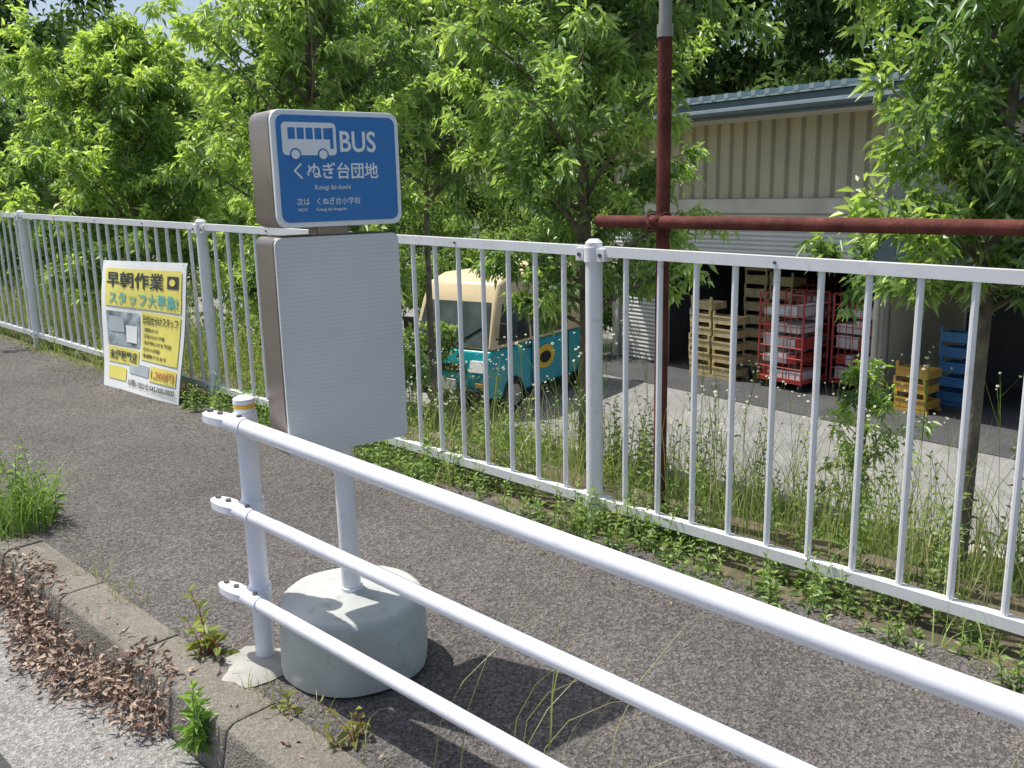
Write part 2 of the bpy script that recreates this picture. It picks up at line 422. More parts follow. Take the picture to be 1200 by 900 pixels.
# ------------------------------------------------------------------ advertising banner on the fence
Q = {'TL': FW(-4.80, .05, .90), 'TR': FW(-3.42, .05, .955), 'BR': FW(-3.42, .22, .0), 'BL': FW(-4.45, .30, .0)}
def bm_(p, q, off=0.0):
    t_ = Q['TL'].lerp(Q['TR'], p); bo = Q['BL'].lerp(Q['BR'], p); v = t_.lerp(bo, q)
    rip = .009*math.sin(p*7+q*3)+.010*math.sin(q*6+p*2)
    return v+Vector((N2.x, N2.y, .1))*(off*1.6+rip+.015)
def patch(b, p0, p1, q0, q1, off, mi, n=20):
    vs = [bm_(p0+(p1-p0)*i/n, q0+(q1-q0)*j/n, off) for j in range(n+1) for i in range(n+1)]
    b.add(vs, [(j*(n+1)+i, j*(n+1)+i+1, (j+1)*(n+1)+i+1, (j+1)*(n+1)+i) for j in range(n) for i in range(n)], mi)
def btext(b, body, p0, p1, q0, q1, off, mi):
    c = bpy.data.curves.new('tmp', 'FONT'); c.body = body; c.size = 1; c.offset = .018; c.resolution_u = 3
    o = bpy.data.objects.new('tmp', c); sc.collection.objects.link(o)
    dg = bpy.context.evaluated_depsgraph_get(); dg.update(); me = bpy.data.meshes.new_from_object(o.evaluated_get(dg))
    vs = [v.co.copy() for v in me.vertices]; fs = [tuple(f.vertices) for f in me.polygons]
    bpy.data.objects.remove(o)
    if not vs: return
    x0 = min(v.x for v in vs); x1 = max(v.x for v in vs); y0 = min(v.y for v in vs); y1 = max(v.y for v in vs)
    b.add([bm_(p0+(p1-p0)*(v.x-x0)/(x1-x0), q1-(q1-q0)*(v.y-y0)/(y1-y0), off) for v in vs], fs, mi)
BM = [mat('banner_white', (.78, .79, .76), .4, var=.03), mat('banner_yellow', (.76, .68, .14), .4, var=.06), mat('banner_black', (.035, .035, .035), .5),
      mat('banner_green', (.12, .42, .37), .5), mat('banner_photo', (.28, .33, .34), .4, var=.85, scale=9), mat('banner_red', (.55, .25, .08), .5), mat('banner_grey', (.4, .45, .48), .5)]
b = MB(); patch(b, 0, 1, 0, 1, 0, 0, 30); patch(b, 0, 1, 0, 1, -.004, 0, 30)
patch(b, .06, .96, .06, .36, .003, 1)
btext(b, '早朝作業', .09, .76, .085, .21, .006, 2)
btext(b, 'スタッフ大募集!', .12, .93, .24, .34, .006, 3)
patch(b, .80, .93, .10, .19, .005, 2, 4); btext(b, '●', .83, .90, .12, .17, .007, 1)
patch(b, .07, .46, .40, .66, .003, 4); patch(b, .10, .28, .44, .56, .005, 6, 4); patch(b, .30, .43, .50, .63, .005, 0, 4)
patch(b, .49, .96, .38, .74, .003, 1)
btext(b, '日給仕分けスタッフ', .51, .94, .40, .47, .006, 2)
for k, tx in enumerate(('作業時間 6:00〜9:00', '荷物の仕分け作業', '未経験の方も歓迎', '週3日から応相談', '車通勤できます')): btext(b, tx, .52, .70+.045*(k*7 % 5), .495+k*.048, .525+k*.048, .006, 2)
patch(b, .07, .46, .68, .80, .003, 1); btext(b, '未経験歓迎', .09, .44, .70, .78, .006, 2)
patch(b, .07, .30, .83, .93, .003, 1); patch(b, .34, .62, .78, .86, .003, 6)
patch(b, .64, .96, .77, .88, .003, 1); btext(b, '1,200円', .66, .94, .79, .86, .006, 5)
btext(b, 'お問い合わせ 045-000-0000', .34, .96, .90, .95, .006, 2)
for p_, q_ in ((.03, .02), (.97, .02), (.5, .02)):
    v = bm_(p_, q_, .002); b.tube([v, v-N2*.06+Vector((0, 0, .01))], .003, 5, 2)
b.obj('banner', BM)

# ------------------------------------------------------------------ trees
def make_tree(name, base, H, z0, Rr, nl, leafL, leafW, cb, ct, tr=.04, dens=1.0, lean=(0, 0), seed=0, twigs=8, k=9):
    global rng
    rng = np.random.default_rng(seed+11); rd = random.Random(seed+3)
    E = empty(name, base); b = MB()
    tp = []; N = 9; ph = rd.uniform(0, 6)
    for i in range(N):
        f = i/(N-1); tp.append(Vector((lean[0]*f+.05*math.sin(f*5+ph)*f, lean[1]*f+.05*math.cos(f*4+ph)*f, H*.95*f)))
    b.tube(tp, [tr*(1-.85*(i/(N-1)))+.002 for i in range(N)], 9)
    b.tube([(0, 0, -.15), (0, 0, .03)], [tr*1.5, tr*1.02], 9)
    P = []; D = []; T = []
    def tpos(z):
        f = max(0, min(1, z/(H*.95)))*(N-1); i = min(N-2, int(f)); return tp[i].lerp(tp[i+1], f-i)
    az = rd.uniform(0, 6)
    for i in range(nl):
        f = (i+rd.random())/nl; az += 2.4+rd.uniform(-.3, .3); z = z0+f*(H*.93-z0)
        o = tpos(z); pr = (math.sin(math.pi*min(1, (f*.8+.22)))**.6)
        Ln = Rr*pr*rd.uniform(.6, 1.25); el = R(rd.uniform(15, 50)+25*f)
        hd = Vector((math.cos(az), math.sin(az), 0)); pts = []; pp = o.copy()
        for q in range(7):
            pts.append(pp.copy()); e2 = el-R(14)*q/6*(1.8-f)
            pp += (hd*math.cos(e2)+Vector((0, 0, math.sin(e2))))*Ln/6+Vector((rd.uniform(-1, 1), rd.uniform(-1, 1), rd.uniform(-1, 1)))*.02*Ln
        r0 = tr*.36*(1-.5*f)
        b.tube(pts, [r0*(1-.9*q/6)+.0012 for q in range(7)], 5, cap=False)
        shade = rd.gauss(0, .18)
        for j in range(twigs):
            t_ = .15+.85*(j+rd.random())/twigs; q = min(5, int(t_*6)); tq = pts[q].lerp(pts[q+1], t_*6-q)
            dd = (pts[q+1]-pts[q]).normalized(); rv = Vector((rd.gauss(0, 1), rd.gauss(0, 1), rd.gauss(.3, .6))).normalized()
            td = (dd*.7+rv*.9).normalized(); tl = Ln*rd.uniform(.22, .5)*(1.15-.4*t_)
            te = tq+td*tl+Vector((0, 0, -.12*tl)); b.tube([tq, tq.lerp(te, .5)+Vector((0, 0, .06*tl)), te], [.003, .002, .0008], 4, cap=False)
            for kk in range(max(3, int(4*dens+tl*8*dens))):
                u = .15+.85*rd.random()**.8; cpt = tq.lerp(te, u)+Vector((0, 0, .06*tl*4*u*(1-u)))
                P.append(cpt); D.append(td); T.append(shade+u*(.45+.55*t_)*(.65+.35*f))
    P = np.array(P); D = np.array(D); T = np.array(T)
    P2 = np.repeat(P, k, 0)+rng.normal(size=(len(P)*k, 3))*leafL*.34
    D2 = np.repeat(D, k, 0)*.6+nrm(rng.normal(size=(len(P)*k, 3)))*.85+np.array([0, 0, -.32])
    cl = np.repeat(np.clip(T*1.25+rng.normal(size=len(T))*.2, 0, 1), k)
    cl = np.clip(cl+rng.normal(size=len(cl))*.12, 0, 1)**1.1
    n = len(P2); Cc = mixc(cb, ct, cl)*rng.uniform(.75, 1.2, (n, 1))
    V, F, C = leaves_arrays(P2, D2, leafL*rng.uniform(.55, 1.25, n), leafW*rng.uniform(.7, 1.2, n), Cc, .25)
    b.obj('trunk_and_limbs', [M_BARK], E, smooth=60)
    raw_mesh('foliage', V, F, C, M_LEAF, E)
    return E
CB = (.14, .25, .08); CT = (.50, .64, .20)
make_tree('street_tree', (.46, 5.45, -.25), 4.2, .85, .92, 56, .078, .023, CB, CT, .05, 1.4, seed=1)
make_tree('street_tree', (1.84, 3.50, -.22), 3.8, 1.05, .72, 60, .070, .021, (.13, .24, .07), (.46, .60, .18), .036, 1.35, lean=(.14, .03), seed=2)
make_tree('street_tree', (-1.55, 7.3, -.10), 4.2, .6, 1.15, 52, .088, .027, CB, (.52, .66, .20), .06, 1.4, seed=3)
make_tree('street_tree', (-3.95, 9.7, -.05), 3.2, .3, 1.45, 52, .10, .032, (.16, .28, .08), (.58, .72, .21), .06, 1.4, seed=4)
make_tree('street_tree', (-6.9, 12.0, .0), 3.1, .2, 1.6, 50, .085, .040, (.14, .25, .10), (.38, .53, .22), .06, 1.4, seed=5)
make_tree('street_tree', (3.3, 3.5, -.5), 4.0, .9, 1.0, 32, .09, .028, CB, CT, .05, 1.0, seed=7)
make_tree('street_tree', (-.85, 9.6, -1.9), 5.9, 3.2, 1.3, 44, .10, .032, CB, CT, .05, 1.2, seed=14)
make_tree('sapling', (1.86, 4.62, -.42), 1.0, .12, .26, 18, .055, .018, (.16, .28, .07), (.42, .58, .15), .010, .7, seed=12, twigs=4, k=6)

def crowns(name, items, qs, per, cb, ct, seed):
    global rng; rng = np.random.default_rng(seed)
    Ps = []; Cs = []
    for (x, y, z, r, h) in items:
        nb = 18
        for k in range(nb):
            u = rng.normal(size=3); u /= np.linalg.norm(u); u *= rng.uniform(.35, .95); c = np.array([x, y, z+h*.5])+u*np.array([r, r, h*.5])
            rr = r*rng.uniform(.22, .46); m_ = per//nb
            d = nrm(rng.normal(size=(m_, 3))); P = c+d*rr*rng.uniform(.45, 1.12, (m_, 1))*np.array([1, 1, .75])
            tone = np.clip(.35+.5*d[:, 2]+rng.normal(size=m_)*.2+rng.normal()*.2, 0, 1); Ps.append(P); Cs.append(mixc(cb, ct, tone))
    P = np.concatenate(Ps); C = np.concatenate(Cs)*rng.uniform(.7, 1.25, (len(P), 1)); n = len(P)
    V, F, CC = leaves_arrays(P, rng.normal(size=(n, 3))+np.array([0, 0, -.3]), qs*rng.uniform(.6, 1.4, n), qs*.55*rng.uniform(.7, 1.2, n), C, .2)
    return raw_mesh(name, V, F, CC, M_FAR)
it = []
rr_ = random.Random(4)
for k in range(26):
    x = -30+k*2.6+rr_.uniform(-1, 1); y = 34-.28*x+rr_.uniform(-3, 5); ra = x/y
    h = rr_.uniform(10, 14.5) if not (-.46 < ra < -.22) else rr_.uniform(6, 7.5)
    it.append((x, y, rr_.uniform(-1, 1), rr_.uniform(2.5, 3.6), h))
for k in range(9):
    it.append((5+k*3.4+rr_.uniform(-.8, .8), 38-k*.6+rr_.uniform(-1, 2), 0, rr_.uniform(3.0, 3.8), rr_.uniform(12, 15)))
for k in range(15):
    x = -46+k*7+rr_.uniform(-2, 2); y = 58-.2*x+rr_.uniform(-3, 5); ra = x/y
    it.append((x, y, 2, 5.2, rr_.uniform(15, 19) if not (-.46 < ra < -.24) else 7.5))
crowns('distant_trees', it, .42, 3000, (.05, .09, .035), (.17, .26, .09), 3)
it = []
for k in range(10):
    s = -24+k*1.9; c = -3.2+rr_.uniform(-1, .6)-.06*abs(s); p = FW(s, c)
    if s > -6: continue
    it.append((p.x, p.y, LOT, rr_.uniform(1.0, 1.4), rr_.uniform(2.8, 4.0)))
for k in range(11):
    it.append((-15+k*1.55, 20.5+rr_.uniform(-1.2, 1.2)-k*.05, LOT, 1.7, rr_.uniform(4.2, 6.2)))
for q in ((-1.2, 18.5, 1.1, 3.0), (.8, 19.0, 1.2, 4.2), (2.2, 19.1, .9, 3.4), (-2.8, 17.0, 1.2, 2.8)):
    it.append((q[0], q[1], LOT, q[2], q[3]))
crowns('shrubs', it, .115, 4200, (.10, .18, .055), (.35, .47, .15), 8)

# ------------------------------------------------------------------ grass and weeds
rng = np.random.default_rng(77)
def roots(n, s0, s1, c0, c1):
    s = rng.uniform(s0, s1, n); c = rng.uniform(c0, c1, n)
    cc = np.array([[F0.x+A2.x*a+N2.x*d, F0.y+A2.y*a+N2.y*d, 0] for a, d in zip(s, c)])
    cc[:, 2] = [ground_h(a, d)+slope(a) for a, d in zip(s, c)]
    return cc, s, c
def clumpy(s, c, f=1.0):
    return np.clip(.5+.35*np.sin(s*3.1*f+np.sin(s*1.7)*2+c*4)+.3*np.sin(s*7.3*f+c*9+1), 0, 1)
def lowwin(s): return np.where((s > -3.1) & (s < -.9), .62, 1.0)
G1 = (.16, .26, .065); G2 = (.43, .53, .18)
P, s, c = roots(30000, -16, 5, -1.55, .20)
cl = clumpy(s, c)
keep = rng.random(len(P)) < .30+.70*cl; P = P[keep]; s = s[keep]; c = c[keep]; cl = cl[keep]
H = (.08+.44*rng.random(len(P))**1.9)*np.where(c > -.06, .50, 1)*(.45+.75*cl)*lowwin(s)
C = mixc(G1, G2, rng.random(len(P))); dry = rng.random(len(P)) < .2; C[dry] = mixc((.38, .33, .16), (.55, .47, .28), rng.random(dry.sum()))
blades('grass', P, H, rng.uniform(.003, .007, len(P)), rng.uniform(.1, .9, len(P)), C)

def leafy(name, stems, hs, leafL, leafW, cb, ct, nper=16, stemw=.005, m=None, stemc=(.18, .26, .08), spread=.25):
    Ps = []; Ds = []; Ts = []; SP = []; SH = []; LD = []
    for (p, h) in zip(stems, hs):
        a = rng.uniform(0, 6.28); ld = np.array([math.cos(a), math.sin(a), 0])*rng.uniform(.05, spread)*h
        t_ = np.linspace(.12, 1, nper); pos = p+np.array([0, 0, 1.])*h*t_[:, None]+ld*(t_**2)[:, None]
        ang = np.arange(nper)*2.4+rng.uniform(0, 6); out = np.stack([np.cos(ang), np.sin(ang), .25+.9*t_**3], 1)
        Ps.append(pos); Ds.append(out); Ts.append(t_); SP.append(p); SH.append(h); LD.append(ld/h)
    P = np.concatenate(Ps); D = np.concatenate(Ds)+rng.normal(size=(len(P), 3))*.2; T = np.concatenate(Ts); n = len(P)
    C = mixc(cb, ct, np.clip(T*.8+rng.normal(size=n)*.2, 0, 1))
    V, F, CC = leaves_arrays(P, D, leafL*(1.15-.6*T)*rng.uniform(.6, 1.25, n), leafW*(1.15-.5*T), C, .25)
    SP = np.array(SP); SH = np.array(SH); LD = np.array(LD); k = len(SP)
    V2 = []
    for ax in (np.array([1., 0, 0]), np.array([0, 1., 0])):
        q = []
        for tt in (0, .5, 1.):
            cpos = SP+np.array([0, 0, 1.])*(SH*tt)[:, None]+LD*(SH*tt**2)[:, None]; wv = ax*stemw*(1-.6*tt)*.5
            q += [cpos-wv, cpos+wv]
        V2.append(np.stack(q, 1).reshape(-1, 3))
    base = len(V); V2 = np.concatenate(V2); b0 = np.arange(2*k)[:, None]*6+base
    F2 = np.concatenate([b0+np.array([[0, 1, 3]]), b0+np.array([[0, 3, 2]]), b0+np.array([[2, 3, 5]]), b0+np.array([[2, 5, 4]])])
    return raw_mesh(name, np.concatenate([V, V2]), np.concatenate([F, F2]), np.concatenate([CC, np.tile(np.array(stemc), (len(V2), 1))]), m or M_GRASS)
P, s, c = roots(850, -14, 4.5, -1.5, .0)
P2 = P+rng.normal(size=P.shape)*np.array([.03, .03, 0])
leafy('weeds', P2, np.where(c > -.15, rng.uniform(.08, .3, len(P)), rng.uniform(.2, .6, len(P)))*lowwin(s), .060, .017, (.14, .23, .065), (.38, .50, .17), 20)
P, s, c = roots(2000, -3.6, 4.5, -.14, .26)
k_ = (rng.random(len(P)) < clumpy(s, c, .8)**1.5*1.1+.12) & (rng.random(len(P)) < np.where(s > .2, 1, .55)); P = P[k_]; cl = clumpy(s, c, .8)[k_]
leafy('mugwort', P, rng.uniform(.04, .15, len(P))+.20*cl*rng.random(len(P)), .052, .015, (.14, .23, .075), (.37, .49, .17), 16)

def flowers(name, P, H, rs=1):
    n = len(P); Vs = []; Fs = []; Cs = []; off = 0
    LDr = rng.normal(size=(n, 3))*np.array([.12, .12, 0])
    def ribbon(p0, p1, w, col):
        nonlocal off
        for ax in (np.array([1., 0, 0]), np.array([0, 1., 0])):
            Vs.append(np.array([p0-ax*w, p0+ax*w, p1+ax*w*.6, p1-ax*w*.6])); Fs.append(np.array([[0, 1, 2], [0, 2, 3]])+off); Cs.append(np.tile(col, (4, 1))); off += 4
    for i in range(n):
        p = P[i]; top = p+np.array([0, 0, H[i]])+LDr[i]*H[i]; g_ = np.array([.24, .34, .1]); ribbon(p, top, .0016, g_)
        for k in range(int(rng.integers(4, 14))):
            q = p+(top-p)*rng.uniform(.6, .95); e = top+rng.normal(size=3)*np.array([.05, .05, .03]); ribbon(q, e, .0009, g_)
            r = rng.uniform(.004, .0085)*rs; nn = nrm((rng.normal(size=(1, 3))*.4+np.array([[-.1, -.5, 1]])))[0]; u = np.cross(nn, [1, 0, 0]); u /= np.linalg.norm(u); v = np.cross(nn, u)
            a = np.arange(8)*math.pi/4; ring = e+np.outer(np.cos(a), u)*r+np.outer(np.sin(a), v)*r
            Vs.append(np.concatenate([[e+nn*.001], ring])); Fs.append(np.array([[0, j+1, (j+1) % 8+1] for j in range(8)])+off); Cs.append(np.tile([.75, .75, .70], (9, 1))); off += 9
            r2 = r*.4; ring = e+nn*.0025+np.outer(np.cos(a), u)*r2+np.outer(np.sin(a), v)*r2
            Vs.append(np.concatenate([[e+nn*.004], ring])); Fs.append(np.array([[0, j+1, (j+1) % 8+1] for j in range(8)])+off); Cs.append(np.tile([.6, .45, .08], (9, 1))); off += 9
    raw_mesh(name, np.concatenate(Vs), np.concatenate(Fs), np.concatenate(Cs), M_GRASS)
P, s, c = roots(270, -14, 4, -1.5, -.15)
flowers('daisy_fleabane', P, rng.uniform(.35, .95, len(P))*lowwin(s))
P, s, c = roots(2800, -10, 4.5, -1.5, -.03)
blades('tall_grass', P, rng.uniform(.3, .8, len(P))*lowwin(s), np.full(len(P), .004), rng.uniform(.1, .7, len(P)), mixc((.34, .40, .14), (.60, .52, .32), rng.random(len(P))))

def disc(n, x, y, r, z): 
    a = rng.uniform(0, 6.28, n); q = r*np.sqrt(rng.random(n)); return np.stack([x+q*np.cos(a), y+q*np.sin(a), np.full(n, z)], 1)
pk = FW(-1.85, 1.80)
P = disc(300, pk.x, pk.y, .17, pk.z-.01); blades('grass_clump', P, rng.uniform(.10, .36, 300), rng.uniform(.003, .007, 300), rng.uniform(.2, 1.0, 300), mixc(G1, (.34, .48, .13), rng.random(300)))
P = disc(20, pk.x, pk.y+.05, .16, pk.z-.01); leafy('weeds', P, rng.uniform(.15, .42, 20), .06, .017, (.12, .23, .05), (.30, .45, .12), 20)
pk = FW(-2.8, 1.85)
P = disc(400, pk.x, pk.y, .3, pk.z-.01); blades('grass_clump', P, rng.uniform(.06, .22, 400), rng.uniform(.003, .006, 400), rng.uniform(.2, 1.1, 400), mixc(G1, G2, rng.random(400)))
P = disc(5, -1.0, 2.66, .035, -.02); leafy('red_stem_weed', P, rng.uniform(.12, .27, 5), .09, .028, (.20, .22, .06), (.36, .44, .13), 8, .006, stemc=(.4, .10, .06), spread=.7)
P = disc(4, -.93, 2.33, .02, -.12); leafy('green_weed', P, rng.uniform(.14, .24, 4), .075, .018, (.14, .28, .05), (.32, .50, .11), 24, .006)
P = disc(4, -.46, 2.20, .04, -.04); leafy('red_stem_weed', P, rng.uniform(.08, .18, 4), .06, .025, (.2, .18, .05), (.3, .3, .1), 7, .005, stemc=(.4, .1, .06), spread=.8)
P = disc(3, -.66, 2.34, .04, -.04); leafy('red_stem_weed', P, rng.uniform(.05, .09, 3), .05, .02, (.2, .22, .05), (.3, .34, .1), 7, .004, stemc=(.4, .1, .06), spread=.8)
P, s, c = roots(520, -3.5, 1.0, 1.70, 1.80); P[:, 2] += .03
keep = rng.random(len(P)) < (.15+.85*(np.sin(s*5) > .3)); P = P[keep]
blades('kerb_grass', P, rng.uniform(.02, .09, len(P)), rng.uniform(.002, .004, len(P)), rng.uniform(.2, 1., len(P)), mixc((.2, .3, .06), (.45, .38, .2), rng.random(len(P))))
P, s, c = roots(40, .4, 2.7, 1.35, 1.75); P[:, 2] = [slope(a) for a in s]
az = rng.uniform(-1.3, 1.3, 40); dr = np.stack([np.cos(az), np.sin(az), np.zeros(40)], 1)
blades('dry_grass_stalks', P, rng.uniform(.15, .6, 40), np.full(40, .0026), rng.uniform(.2, 1.2, 40), mixc((.34, .38, .12), (.6, .48, .26), rng.random(40)), dirs=dr)
def litter(name, n, s0, s1, cm, csd, h0, dens_h, size=1):
    s = rng.uniform(s0, s1, n)+.0; c = rng.normal(cm, csd, n)+.04*np.sin(s*6); P = []
    for a, d in zip(s, c):
        hz = h0 if d > 1.97 else (.006 if d < 1.905 else (.0-(d-1.905)*2.3))
        p = FW(a, d, hz+rng.random()*dens_h*max(0, 1-abs(d-2.0)/.14)+.006); P.append(p[:])
    P = np.array(P); D = rng.normal(size=(n, 3))*np.array([1, 1, .3])
    V, F, C = leaves_arrays(P, D, size*rng.uniform(.018, .05, n), size*rng.uniform(.006, .018, n), mixc((.16, .095, .07), (.52, .41, .32), rng.random(n)), 0)
    raw_mesh(name, V, F, C, M_DRY)
litter('dried_leaves', 4600, -3.4, -.12, 2.005, .05, -.145, .08)
litter('leaf_litter', 300, -4, 1.5, 1.98, .17, -.145, .01, .6)
P = []
for k in range(1300):
    a = rng.uniform(-8, 3); d = .14+abs(rng.normal())*.20; p = FW(a, d, .004); P.append(p[:])
P = np.array(P); n = len(P); V, F, C = leaves_arrays(P, rng.normal(size=(n, 3))*np.array([1, 1, .1]), rng.uniform(.008, .03, n), rng.uniform(.003, .009, n), mixc((.14, .10, .05), (.42, .34, .18), rng.random(n)), 0)
raw_mesh('plant_debris', V, F, C, M_DRY)

# ------------------------------------------------------------------ warehouse building
WB = empty('warehouse_building', (3.88, 15.95, LOT), math.atan2(-.795, .606))
def stripes(name, c1, c2, axis, scale, rough=.5, lo=.1):
    m, t, b = nt(name); w = t.nodes.new('ShaderNodeTexWave'); w.bands_direction = axis; w.inputs['Scale'].default_value = scale
    co = coords(t); link(t, co, w.inputs['Vector'])
    c = ramp(t, w.outputs['Fac'], [(lo, c1), (lo+.25, c2)])
    c = mix(t, 1, c, ramp(t, noise(t, co, .8, 5, .6), [(.3, (.82, .82, .8)), (.7, (1.08, 1.08, 1.08))]), 'MULTIPLY')
    link(t, c, b.inputs['Base Color'])
    b.inputs['Roughness'].default_value = rough; bump(t, b, w.outputs['Fac'], .6, .03); return m
M_SID = stripes('cream_siding', (.28, .25, .17), (.52, .47, .34), 'X', 1.1)
M_SHUT = stripes('white_shutter', (.46, .46, .44), (.70, .70, .66), 'Z', 4)
M_FASC = mat('fascia_grey', (.10, .14, .16), .5); M_ROOF = mat('metal_roof', (.32, .40, .41), .4, .2)
M_BEAM = mat('beam_cream', (.56, .53, .44), .6, var=.15, scale=2); M_DARK = mat('interior_dark', (.075, .075, .08), .9)
X0, X1 = -2.9, 3.0
b = MB(); b.bx(X0, X1, .0, .12, 3.15, 4.9, 0); b.bx(X0, X0+.1, .13, 8, 0, 4.9, 0); b.bx(X1-.1, X1, .13, 8, 0, 4.9, 0); b.bx(X0, X1, 8, 8.1, 0, 4.9, 0)
b.obj('upper_wall', [M_SID], WB)
b = MB(); b.bx(X0, X1, .0, .1, 2.15, 2.9, 0)
b.bx(-2.7, -1.72, .02, .08, .02, 2.14, 0)
b.obj('shutters', [M_SHUT], WB)
b = MB(); b.bx(X0, X1, -.08, .1, 2.905, 3.145, 0)
for x in (-2.9, -1.7, 2.85): b.bx(x, x+.15, -.04, .2, 0, 2.14, 0)
b.bx(X0-.6, X1+.5, -.82, .0, 4.42, 4.46, 0)
b.obj('beam_and_columns', [M_BEAM], WB)
b = MB(); b.bx(X0-.7, X1+.6, -.93, -.83, 4.42, 4.68, 0); b.tube([(X0-.7, -.98, 4.52), (X1+.6, -.98, 4.52)], .06, 8, 0)
b.bx(X1+.5, X1+.6, -.83, 8.4, 4.45, 4.7, 0); b.obj('fascia_and_gutter', [M_FASC], WB)
b = MB(); e = math.tan(R(4)); 
b.add([(X0-.7, -.98, 4.69), (X1+.64, -.98, 4.69), (X1+.64, 9, 4.69+10*e), (X0-.7, 9, 4.69+10*e), (X0-.7, -.98, 4.72), (X1+.64, -.98, 4.72), (X1+.64, 9, 4.72+10*e), (X0-.7, 9, 4.72+10*e)],
      [(0, 1, 2, 3), (4, 5, 6, 7), (0, 1, 5, 4), (1, 2, 6, 5), (2, 3, 7, 6), (3, 0, 4, 7)])
for k in range(60):
    x = X0-.6+k*.26
    if x > X1+.6: break
    b.box((x, 4.0, 4.76+5*e), (.04, 0, 0), (0, 4.99, 4.99*e), (0, 0, .04))
b.obj('roof', [M_ROOF], WB)
b = MB(); b.bx(-1.6, X1-.12, 5.2, 5.3, 0, 3, 0); b.bx(-1.75, -1.65, .2, 5.2, 0, 3, 0); b.bx(-1.6, X1-.12, .15, 5.2, 2.92, 3.0, 0); b.obj('interior', [M_DARK], WB)
b = MB(); b.bx(3.05, 10, 2.5, 2.6, 0, 2.7, 0); b.bx(3.05, 10, -.6, 2.6, 2.7, 2.85, 1); b.bx(6, 6.1, -.5, -.4, 0, 2.7, 1); b.bx(9.8, 9.9, -.5, -.4, 0, 2.7, 1)
b.bx(3.05, 10, -.55, -.5, 2.2, 2.69, 1)
b.obj('annex', [M_DARK, M_FASC], WB)
b = MB(); b.bx(-3, 12, -1.5, 5.1, .004, .010, 0); b.obj('apron', [M_LOTD], WB)  # darker thin sheet along the building front and under its floor
b = MB(); b.tube([(2.93, -.10, .05), (2.93, -.10, 4.4)], .045, 10); b.obj('downpipe', [M_BEAM], WB, smooth=40)

WBM = Matrix.Translation((3.88, 15.95, LOT)) @ Matrix.Rotation(math.atan2(-.795, .606), 4, 'Z')
def goods_empty(name, x, y): p = WBM @ Vector((x, y, .01)); return empty(name, p, math.atan2(-.795, .606))
M_CR = mat('tan_crate', (.55, .43, .22), .6, var=.25); M_RED = mat('red_frame', (.42, .06, .05), .5); M_WB = mat('white_box', (.68, .68, .66), .6)
M_BLU2 = mat('blue_crate', (.05, .18, .38), .5); M_ORG = mat('orange_crate', (.58, .34, .07), .5); M_YC = mat('yellow_crate', (.75, .5, .05), .5)
def crate_stack(x, y, cols, rows, m, w=.5, h=.22, name='crate_stack', gap=.03):
    E = goods_empty(name, x, y); b = MB()
    for i in range(cols):
        for j in range(rows - (i % 2)):
            ox = i*(w+.04)+random.uniform(-.02, .02); z = j*(h+gap)+.06; t = .02
            b.bx(ox, ox+w, 0, .4, z, z+t); 
            for (a0, a1, c0, c1) in ((0, w, 0, t), (0, w, .4-t, .4), (0, t, t, .4-t), (w-t, w, t, .4-t)):
                b.bx(ox+a0, ox+a1, c0, c1, z+t, z+h*.62)
            b.bx(ox, ox+w, -.012, 0, z+h*.6, z+h*.75)
            for a0 in (0, w-.04): b.bx(ox+a0, ox+a0+.04, -.01, .02, z+h*.75, z+h+gap)
    for q in (0, .36): b.bx(0, cols*(w+.04), q, q+.05, 0, .05)
    b.obj('crates', [m], E)
def roll_cage(x, y, m, name='roll_cage'):
    E = goods_empty(name, x, y); b = MB(); w, d, h = .85, .7, 1.6
    for a in (0, w):
        for q in (0, d): b.tube([(a, q, .12), (a, q, h)], .018, 6, 0)
    for k in range(9):
        z = .2+k*(h-.2)/8
        for q in (0, d): b.tube([(0, q, z), (w, q, z)], .009, 5, 0)
        for a in (0, w): b.tube([(a, 0, z), (a, d, z)], .009, 5, 0)
    for k in range(1, 7):
        a = k*w/7
        for q in (0, d): b.tube([(a, q, .16), (a, q, h)], .007, 5, 0)
    b.bx(0, w, 0, d, .13, .17, 0)
    for a in (.06, w-.06):
        for q in (.06, d-.06): b.tube([(a-.015, q, .06), (a+.015, q, .06)], .06, 10, 1)
    b.obj('frame', [m, M_DARK], E)
    b = MB(); rd = random.Random(int(x*10))
    for j in range(5):
        xx = .04
        while xx < w-.16:
            ww = rd.uniform(.14, .3); ww = min(ww, w-.04-xx); b.bx(xx, xx+ww-.02, .05, d-.06, .18+j*.26, .18+j*.26+rd.uniform(.12, .24), 1 if rd.random() < .3 else 0); xx += ww
    b.obj('parcels', [M_WB, m], E, bevel=.01)
crate_stack(-.55, -.35, 2, 6, M_CR, .48, .2)
roll_cage(.95, -.3, M_RED); roll_cage(.2, 1.2, M_RED); roll_cage(1.95, .3, M_RED)
crate_stack(3.35, -.2, 1, 3, M_ORG, .5, .2); crate_stack(3.6, .6, 1, 5, M_BLU2, .45, .2)
crate_stack(-.4, 1.0, 2, 8, M_CR)

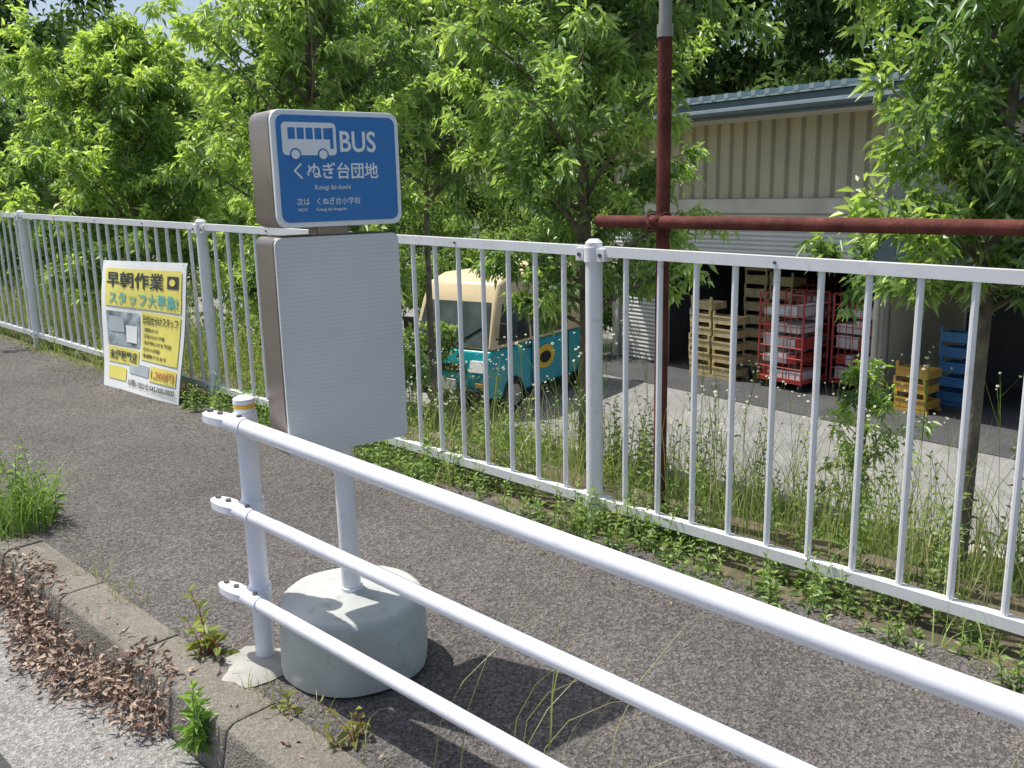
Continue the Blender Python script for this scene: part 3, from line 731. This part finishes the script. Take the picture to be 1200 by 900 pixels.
# ------------------------------------------------------------------ delivery van
VN = empty('delivery_van', (.02, 14.9, LOT), R(236)); VN.scale = (1.06, 1.06, 1.06)
M_TEAL = mat('teal_paint', (.015, .36, .42), .3, var=.05); M_CREAM = mat('cream_paint', (.70, .56, .34), .4, var=.05)
M_GLASS, t, bb = nt('car_glass'); bb.inputs['Roughness'].default_value = .12; bb.inputs['Specular IOR Level'].default_value = .3
link(t, ramp(t, noise(t, coords(t), 2), [(.3, (.03, .04, .045)), (.7, (.12, .15, .15))]), bb.inputs['Base Color'])
M_TYRE = mat('tyre', (.02, .02, .02), .85); M_LAMP = mat('headlamp', (.75, .75, .72), .15); M_CHR = mat('hubcap', (.5, .5, .5), .4, .6)
Wv = .73
def side_loft(b, secs, mi):
    n = len(secs); vs = [(x, w, z) for x, z, w in secs]+[(x, -w, z) for x, z, w in secs]
    b.add(vs, [tuple(range(n)), tuple(n+k for k in reversed(range(n)))]+[(k, k+n, (k+1) % n+n, (k+1) % n) for k in range(n)], mi)
b = MB(); side_loft(b, [(-1.65, .28, Wv), (1.50, .28, Wv), (1.64, .34, Wv-.03), (1.67, .62, Wv-.03), (1.60, .98, Wv-.01), (-1.65, .98, Wv)], 0)
b.obj('lower_body', [M_TEAL], VN, bevel=.04, smooth=50)
b = MB(); side_loft(b, [(-1.64, .985, Wv), (1.59, .985, Wv-.01), (1.36, 1.66, Wv-.06), (1.24, 1.90, Wv-.10), (.9, 2.0, Wv-.11), (-1.5, 2.0, Wv-.09), (-1.66, 1.85, Wv-.06)], 0)
b.obj('cabin_and_roof', [M_CREAM], VN, bevel=.04, smooth=50)
b = MB()
def fx(z): return 1.59-.23*(z-.985)/.675+.014
def yw(z): return Wv-.01-.05*(z-.985)/.675
# windscreen panel (solid, slightly proud), side panes as thin panels
def pane(b, pts, off):
    off = Vector(off); p = [Vector(q) for q in pts]; n = len(p)
    b.add(p+[q-off for q in p], [tuple(range(n)), tuple(n+k for k in reversed(range(n)))]+[(k, k+n, (k+1) % n+n, (k+1) % n) for k in range(n)], 0)
pane(b, [(fx(1.03), -yw(1.03)+.07, 1.03), (fx(1.03), yw(1.03)-.07, 1.03), (fx(1.64), yw(1.64)-.09, 1.64), (fx(1.64), -yw(1.64)+.09, 1.64)], (.03, 0, 0))
for sgn in (1, -1):
    def yy(z): return sgn*(Wv+.010-.05*max(0, (z-.985)/.675))
    for poly in ([(1.42, 1.05), (1.24, 1.60), (.62, 1.63), (.62, 1.05)], [(.54, 1.05), (.54, 1.63), (-.45, 1.63), (-.45, 1.05)]):
        pane(b, [(x, yy(z), z) for x, z in poly], (0, sgn*.03, 0))
b.obj('glass', [M_GLASS], VN)
b = MB()
for sgn in (1, -1):
    b.box((1.660, sgn*.52, .76), (.03, 0, .0), (0, .12, 0), (-.02, 0, .08), 0)
    b.box((1.69, sgn*.57, .50), (.02, 0, 0), (0, .07, 0), (0, 0, .03), 2)
    b.box((1.46, sgn*.88, 1.25), (.03, 0, 0), (0, .08, 0), (0, 0, .12), 1); b.tube([(1.46, sgn*.68, 1.12), (1.46, sgn*.84, 1.18)], .012, 6, 1)
    b.bx(.56, .58, sgn*.733-.004, sgn*.733+.004, .35, 1.0, 1); b.bx(-.52, -.50, sgn*.733-.004, sgn*.733+.004, .35, 1.0, 1)
    b.bx(.62, .76, sgn*.745-.01, sgn*.745+.01, .90, .93, 1)
b.bx(1.665, 1.69, -.33, .33, .66, .78, 1); b.bx(1.64, 1.72, -.68, .68, .30, .42, 1); b.bx(1.70, 1.73, -.165, .165, .40, .56, 0)
b.tube([(fx(1.06)+.01, -.5, 1.06), (fx(1.3)+.01, -.05, 1.30)], .010, 5, 1); b.tube([(fx(1.06)+.01, .1, 1.06), (fx(1.3)+.01, .5, 1.30)], .010, 5, 1)
b.obj('lamps_mirrors_trim', [M_LAMP, M_TYRE, M_ORG], VN, bevel=.01)
b = MB()
for x in (1.05, -1.05):
    for sgn in (1, -1):
        y0 = sgn*.60; y1 = sgn*.745
        b.tube([(x, y0, .27), (x, y1-sgn*.02, .27), (x, y1, .27)], [.27, .27, .24], 24, 0); b.tube([(x, y1-.001*sgn, .27), (x, y1+.006*sgn, .27)], [.16, .14], 16, 1)
b.obj('wheels', [M_TYRE, M_CHR], VN, smooth=40)
b = MB()
for sgn in (1, -1):
    el = [( .20+.27*math.cos(k*math.pi/12), .70+.18*math.sin(k*math.pi/12)) for k in range(24)]
    y0 = sgn*.737; b.prism(el, min(y0, y0+sgn*.004), max(y0, y0+sgn*.004), 0)
    el = [( .20+.16*math.cos(k*math.pi/12), .69+.09*math.sin(k*math.pi/12)) for k in range(24)]
    y0 = sgn*.742; b.prism(el, min(y0, y0+sgn*.004), max(y0, y0+sgn*.004), 1)
b.obj('door_emblem', [M_YC, M_TYRE], VN)
print('OBJ', len(bpy.data.objects))
